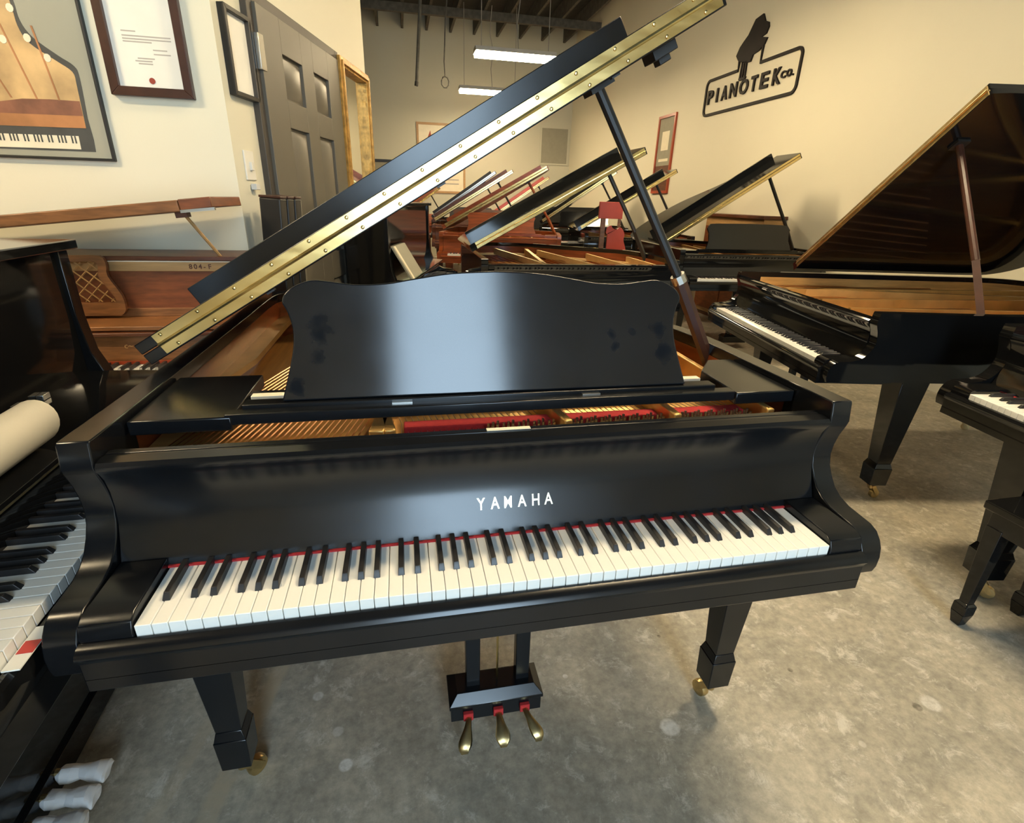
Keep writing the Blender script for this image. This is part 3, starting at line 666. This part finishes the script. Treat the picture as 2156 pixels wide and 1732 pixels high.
# ------------------------------------------------------------------ uprights
def upright(name, label, loc, rot, case='gloss', zt=1.22, keys='strip', lo=-1, hi=1, cat='upright piano', desk=True, pedals=True, fy=.225, bk=.58):
    t = thing(name, label, cat, loc, rot); d = fy-.225
    sp = [(.03,.60),(-.02,.625),(-.03,.69),(-.018,.735),(.02,.755),(.10,.762),(.155+d*.6,.785),(.19+d,.83),(.215+d,.90),(.225+d,1.0),(.225+d,zt-.025),(bk,zt-.025),(bk,0),(.24,0),(.24,.60)]
    for s in (-1, 1): MB().prism(sp, 'x', s*.688, s*.735).build('side_panel', case, t, .002)
    MB().box(-.688,.688,-.018,.24,.60,.66).build('key_bed', case, t, .002)
    MB().prism([(-.020,.662),(-.024,.695),(-.02,.709),(-.012,.714),(-.003,.712),(-.003,.66)], 'x', -.688, .688).build('key_slip', case, t)
    for s in (-1, 1): MB().box(s*.6145 if s > 0 else -.688, .688 if s > 0 else -.6145, -.003, .15, .66, .752).build('key_block', case, t, .004)
    MB().prism([(.142,.66),(.142,.79),(.150,.815),(.165,.815),(.165,.66)], 'x', -.687, .687).build('fallboard_rail', case, t, .001)
    h = MB().box(-.66,.66,.140,.143,.796,.812).build('fallboard_hinge', 'brassd', t)
    MB().prism([(.146,.816),(.105,.828),(.105,.838),(.16,.842),(.24+d,.846),(.24+d,.83),(.16,.822)], 'x', -.685, .685).build('fallboard', case, t, .001)
    MB().box(-.688,.688,.236+d,.255+d,.84,zt-.025).build('upper_panel', case, t, .001)
    MB().box(-.688,.688,.27,.29,.09,.60).build('lower_panel', case, t, .001)
    MB().box(-.688,.688,.26,bk-.02,.02,.09).build('bottom_board', case, t, .001)
    MB().box(-.688,.688,bk-.03,bk-.01,.09,zt-.025).build('back_panel', 'walnutd', t)
    MB().box(-.755,.755,.205+d,bk+.01,zt-.025,zt).build('top_lid', case, t, .003)
    if desk: MB().box(-.40,.40,.215+d,.235+d,.90,1.06).build('music_desk', case, t, .003)
    keyboard(t, .735, keys == 'single', lo=lo, hi=hi)
    if pedals:
        for x in (-.07,0,.07): MB().tube([(x,.28,.07),(x,.23,.068),(x,.18,.055)], [.008,.009,.014], 8).build('pedal', 'brassd', t)
    for s in (-1, 1): MB().box(s*.70-.03, s*.70+.03, .02, .27, 0, .06).frustum((s*.70,.06),.055,.055,.06,(s*.70,.06),.06,.06,.60).build('front_leg', case, t, .002)
    return t
L1 = upright('upright_piano', 'glossy black upright piano at the left edge with its keys beside the foreground piano', (-.783,.31,0), R(92.3), keys='single', zt=1.212, desk=False, pedals=False, fy=.295)
# silver lid hinges of the fallboard
for x in (.36,.43): MB().box(x,x+.03,.29,.306,.846,.86).build('fallboard_stop', 'steel', L1, .001)
for i, (x, dx) in enumerate(((-.005,.0),(-.064,.004),(-.122,.008))):
    m = MB().tube([(x,.28,.075),(x,.25,.072)], .009, 8); m.build('pedal_stem', 'brassd', L1)
    g = MB(); rings = []
    for y, w, hgt, z in ((.258,.013,.011,.066),(.248,.023,.017,.064),(.230,.023,.018,.062),(.212,.019,.014,.060),(.195,.023,.017,.057),(.176,.027,.019,.052),(.162,.029,.016,.048),(.158,.025,.010,.047)):
        rings.append([(x+w*math.cos(a*.5236)*(1+.12*random.uniform(-1,1)), y+random.uniform(-.003,.003), z+hgt*math.sin(a*.5236)*(1+.15*random.uniform(-1,1))) for a in range(12)])
    for a, b in zip(rings, rings[1:]): g.strip(a, b, True)
    g.add(rings[0], [tuple(range(12))]); g.add(rings[-1], [tuple(range(12))])
    pw = g.build('pedal_wrap', 'cloth', L1); sm = pw.modifiers.new('smooth', 'SUBSURF'); sm.levels = sm.render_levels = 1
# paper roll lying on the fallboard of the left upright
t = thing('paper_roll', 'cream roll of paper lying on the left upright above its keys', 'paper roll', L1.location+Vector((0,0,.842)), R(92.3))
sp_ = [(.047*math.cos(a*.28)*(1-.006*a), .049+.047*math.sin(a*.28)*(1-.006*a)) for a in range(0, 46)]
A_ = [(-.45, .165+p[0], p[1]) for p in sp_]; B_ = [(.165+.012*math.sin(i*.28), .165+p[0], p[1]) for i, p in enumerate(sp_)]
o = MB().strip(A_, B_).build('rolled_sheet', 'paper', t); md = o.modifiers.new('thick', 'SOLIDIFY'); md.thickness = .0012
t = thing('tape_strip', 'white and red tape stuck to the key slip of the left upright', 'tape', L1.location+Vector((0,0,0)), R(92.3))
MB().box(-.35,-.265,-.0255,-.003,.7142,.7165).build('white_tape', 'paper', t); MB().box(-.32,-.295,-.026,-.005,.7165,.7172).build('red_band', 'tape', t)

# brown console piano below the poster
SP = thing('console_piano', 'brown console piano under the poster with propped lid and lattice music desk', 'upright piano', (-1.50,1.30,0))
for s in (-1, 1): MB().prism([(.02,.60),(-.02,.63),(-.02,.72),(.03,.75),(.14,.77),(.17,.84),(.20,.86),(.23,.90),(.23,1.09),(.60,1.09),(.60,0),(.22,0),(.22,.60)], 'x', s*.675, s*.715).build('side_panel', 'walnut', SP, .003)
MB().box(-.675,.675,-.018,.24,.60,.66).build('key_bed', 'walnut', SP, .002)
MB().box(-.675,.675,-.024,-.004,.655,.712).build('key_slip', 'walnut', SP, .004)
for s in (-1, 1): MB().box(.6145 if s > 0 else -.675, .675 if s > 0 else -.6145, -.003,.15,.66,.752).build('key_block', 'walnut', SP, .004)
keyboard(SP, .728, False)
MB().box(-.614,.614,.138,.1425,.73,.742).build('key_strip', 'redwood', SP)
MB().prism([(.144,.735),(.144,.755),(.160,.835),(.175,.835),(.165,.735)], 'x', -.675, .675).build('fallboard', 'walnut', SP, .002)
text('c~', .03, 'tan', SP, Matrix.Translation((.27,.148,.79)) @ Matrix.Rotation(R(80),4,'X'), 'maker_script', .0004)
MB().box(-.675,.675,.13,.165,.838,.852).build('moulding', 'walnutd', SP, .003)
MB().box(-.675,.675,.15,.345,.855,.872).build('music_shelf', 'walnut', SP, .003)
MB().box(-.675,.675,.34,.36,.87,1.05).build('upper_panel', 'redbrown', SP)
MB().box(-.675,.675,.335,.36,.872,.905).build('lower_rail', 'walnut', SP, .002)
st = MB().box(-.675,.66,.332,.36,1.050,1.088).build('plate_rail', 'tan', SP, .002)
for i, ch in enumerate('804-F'): text(ch, .026, 'walnutd', SP, Matrix.Translation((.482+i*.0175,.3315,1.060)) @ Matrix.Rotation(R(90),4,'X'), 'digit', .0003, .0006)
MB().box(-.675,.66,.330,.336,1.086,1.090).build('cream_edge', 'cream', SP)
MB().box(-.70,.70,.32,.60,1.092,1.108).build('case_top', 'walnutd', SP, .002)
MB().box(-.675,.675,.27,.29,.05,.60).build('lower_panel', 'walnut', SP); MB().box(-.675,.675,.58,.60,.05,1.09).build('back_panel', 'walnutd', SP)
for s in (-1, 1): MB().frustum((s*.66,.03),.045,.045,0,(s*.66,.03),.07,.07,.60).build('front_leg', 'walnut', SP, .003)
# lattice desk
half = [(.0,1.112),(.10,1.112),(.19,1.111),(.207,1.08),(.203,1.035),(.235,.962),(.236,.906),(.217,.884),(.0,.884)]
op = [tuple(p) for p in cat_rom(half[1:-1], 3)]; ring_o = op+[(-x,z) for x, z in reversed(op)]
inn_ = [(.0,1.088),(.10,1.088),(.172,1.088),(.175,1.053),(.173,1.026),(.210,.953),(.203,.934),(.0,.935)]
ip = [tuple(p) for p in cat_rom(inn_[1:-1], 3)]
n_ = len(op); k_ = len(ip)
ip = [ip[min(k_-1, round(i*(k_-1)/(n_-1)))] for i in range(n_)]; ring_i = ip+[(-x,z) for x, z in reversed(ip)]
dk = MB(); q = lambda L, y: [(x, y+(1.112-z)*-.0, z) for x, z in L]
dk.strip(q(ring_o,.300), q(ring_i,.300), True); dk.strip(q(ring_o,.316), q(ring_i,.316), True); dk.strip(q(ring_o,.300), q(ring_o,.316), True); dk.strip(q(ring_i,.300), q(ring_i,.316), True)
dk.build('music_desk', 'walnut', SP, smooth=False)
lat = MB()
for i in range(-9, 10):
    for sgn in (-1, 1):
        pts_ = []
        for k in range(40):
            z = .937+k*.0038; x = i*.044+sgn*(z-1.01)*1.0
            lim = .205 if z < .953 else (.205-(z-.953)*.45 if z < 1.026 else .172)
            if abs(x) < lim: pts_.append((x, .307+sgn*.0015, z))
        if len(pts_) > 2: lat.tube([pts_[0], pts_[-1]], .0028, 4)
lat.build('lattice', 'tan', SP, smooth=False, stuff=True)
th6 = R(6.4); LS = lambda p: (-.72+p[0]*math.cos(th6)-p[2]*math.sin(th6), p[1], 1.135+p[0]*math.sin(th6)+p[2]*math.cos(th6))
MB().box(0,1.265,.20,.59,0,.040).xf(LS).build('lid', 'walnut', SP, .004)
MB().box(1.267,1.375,.20,.59,.006,.042).xf(LS).build('lid_end', 'redbrown', SP, .003)
MB().box(1.267,1.383,.195,.21,-.004,.006).xf(LS).build('lid_trim', 'steel', SP)
MB().tube([(.60,.36,1.10), LS((1.25,.26,0))], .006, 6).build('prop_stick', 'tan', SP)
MB().box(1.23,1.27,.24,.28,-.02,0).xf(LS).build('prop_bracket', 'walnutd', SP)

UM = upright('upright_piano', 'black upright beside the grey door seen end on', (.12,3.47,0), R(77), zt=1.31, desk=False, bk=.50)
UB = upright('upright_piano', 'dark brown upright far behind the black upright near the mirror', (-.62,7.3,0), R(0), case='walnutd', zt=1.18)
t = thing('wooden_cabinet', 'light brown wooden cabinet with dark top against the right wall below the sign', 'cabinet', (XR-.006,5.26,0))
MB().box(-.27,0,-.58,.58,.05,1.23).build('body', 'tan', t, .004); MB().box(-.30,0,-.61,.61,1.23,1.265).build('top', 'walnutd', t, .003); MB().box(-.25,0,-.55,.55,0,.05).build('plinth', 'walnutd', t)
for y0, y1 in ((-.55,-.01),(.01,.55)):
    d_ = MB().box(-.285,-.27,y0,y1,.10,1.12).build('door', 'redbrown', t, .003); MB().tube([(-.30,y1-.04,.6),(-.30,y1-.04,.7)], .006, 6).build('handle', 'brassd', d_)
UK = upright('upright_piano', 'black upright in the back right corner of the room', (3.15,10.15,0), R(0), case='blk', zt=1.25)
# cloth and board on the black upright
t = thing('white_cloth', 'crumpled white cloth on the keys of the black upright by the door', 'cloth', (.12,3.47,.755), R(77))
cm = MB(); gx, gy = 12, 8; vs = [(-.64+i*.02, -.01+j*.022+.008*random.uniform(-1,1), .022+.016*random.uniform(-1,1)+.012*math.sin(i*1.1)+(-.02 if j in (0,) else 0)) for j in range(gy) for i in range(gx)]
cm.add(vs, [(j*gx+i, j*gx+i+1, (j+1)*gx+i+1, (j+1)*gx+i) for j in range(gy-1) for i in range(gx-1)])
o = cm.build('cloth_sheet', 'cloth', t); md = o.modifiers.new('s', 'SOLIDIFY'); md.thickness = .004
t = thing('leaning_board', 'grey board leaning on the black upright by the door', 'board', (.12,3.47,.848), R(77))
MB().prism([(.10,0),(.115,0),(.235,.20),(.22,.20)], 'x', -.66, -.30).build('panel', 'greyp', t, .002); MB().prism([(.095,0),(.10,0),(.22,.20),(.215,.20)], 'x', -.64, -.60).build('edge_batten', 'cream', t)
# black panels leaning beside the door
for i, (s_, lab) in enumerate(((-.02,'leftmost of three tall black padded boards leaning beside the grey door'),(.058,'middle of three tall black padded boards leaning beside the grey door'),(.136,'rightmost of three tall black padded boards, its grey face turned to the door'))):
    t = thing('padded_board', lab, 'board', group='black boards leaning by the door'); t.matrix_world = ROTW @ Matrix.Translation((s_+.005,.025,0)) @ Matrix.Rotation(R(3),4,'X')
    MB().box(0,.062,-.14,-.045,.0,1.335).build('board', 'blk', t, .006); MB().box(.0,.062,-.141,-.044,1.335,1.345).build('red_edge', 'blkwood', t, .002)
    if i == 2: MB().box(.062,.068,-.138,-.047,.02,1.33).build('grey_face', 'greyp', t, .002)
# bench at the right edge
BN = thing('piano_bench', 'black piano bench tucked under the grand at the right edge', 'bench', (1.83,.02,0))
MB().box(-.185,.17,-.40,.40,.455,.485).build('seat', 'gloss', BN, .006, seg=3); MB().box(-.165,.15,-.38,.38,.385,.455).build('apron', 'gloss', BN, .003)
for sx, sy in ((-1,-1),(-1,1),(1,-1),(1,1)):
    c = (-.008+sx*.135, sy*.355)
    MB().frustum(c,.030,.030,.09,c,.05,.05,.40).frustum(c,.046,.046,.05,c,.046,.046,.085).frustum(c,.030,.030,0,c,.046,.046,.05).frustum(c,.046,.046,.085,c,.03,.03,.095).build('leg', 'gloss', BN, .002)
B2 = thing('piano_bench', 'dark brown piano bench in front of the mahogany grand', 'bench', (.45,4.72,0), R(-14))
MB().box(-.38,.38,-.17,.17,.44,.49).build('seat', 'blk', B2, .006); MB().box(-.36,.36,-.15,.15,.38,.44).build('apron', 'walnutd', B2, .003)
for sx, sy in ((-1,-1),(-1,1),(1,-1),(1,1)): c = (sx*.33, sy*.13); MB().frustum(c,.03,.03,0,c,.05,.05,.39).build('leg', 'walnutd', B2, .002)
# red stand
t = thing('red_stand', 'bright red wooden stand with square board and scroll shaped panel', 'stand', (1.80,4.32,0), R(-6))
MB().box(-.12,.11,-.015,.02,1.21,1.36).build('top_board', 'redbright', t, .003)
MB().box(-.095,-.05,-.01,.015,0,1.21).build('post', 'walnut', t, .002); MB().box(.075,.10,-.01,.015,0,1.21).build('post', 'walnut', t, .002)
sc = cat_rom([(-.03,0),(-.03,1.0),(-.028,1.06),(-.045,1.09),(-.030,1.135),(.0,1.15),(.02,1.125),(.06,1.115),(.085,1.135),(.115,1.12),(.14,1.07),(.135,1.02),(.165,.93),(.19,.80),(.19,0)], 4)
MB().prism([tuple(p) for p in sc], 'y', -.04, -.016).build('scroll_panel', 'redbright', t, .002); MB().box(-.12,.20,-.05,.03,0,.03).build('base', 'redbright', t, .002)
# speaker on stand behind the black upright
t = thing('speaker_box', 'small black box with grey square front on a stand behind the black upright', 'speaker', (-.02,5.2,0))
MB().box(-.10,.10,-.05,.15,.88,1.11).build('cabinet', 'blk', t, .004); MB().box(-.06,.05,-.054,-.05,.93,1.03).build('grille', 'greyp', t); MB().tube([(0,.05,.02),(0,.05,.88)], .02, 8).build('pole', 'blk', t); MB().box(-.12,.12,-.08,.18,0,.02).build('foot', 'blk', t)
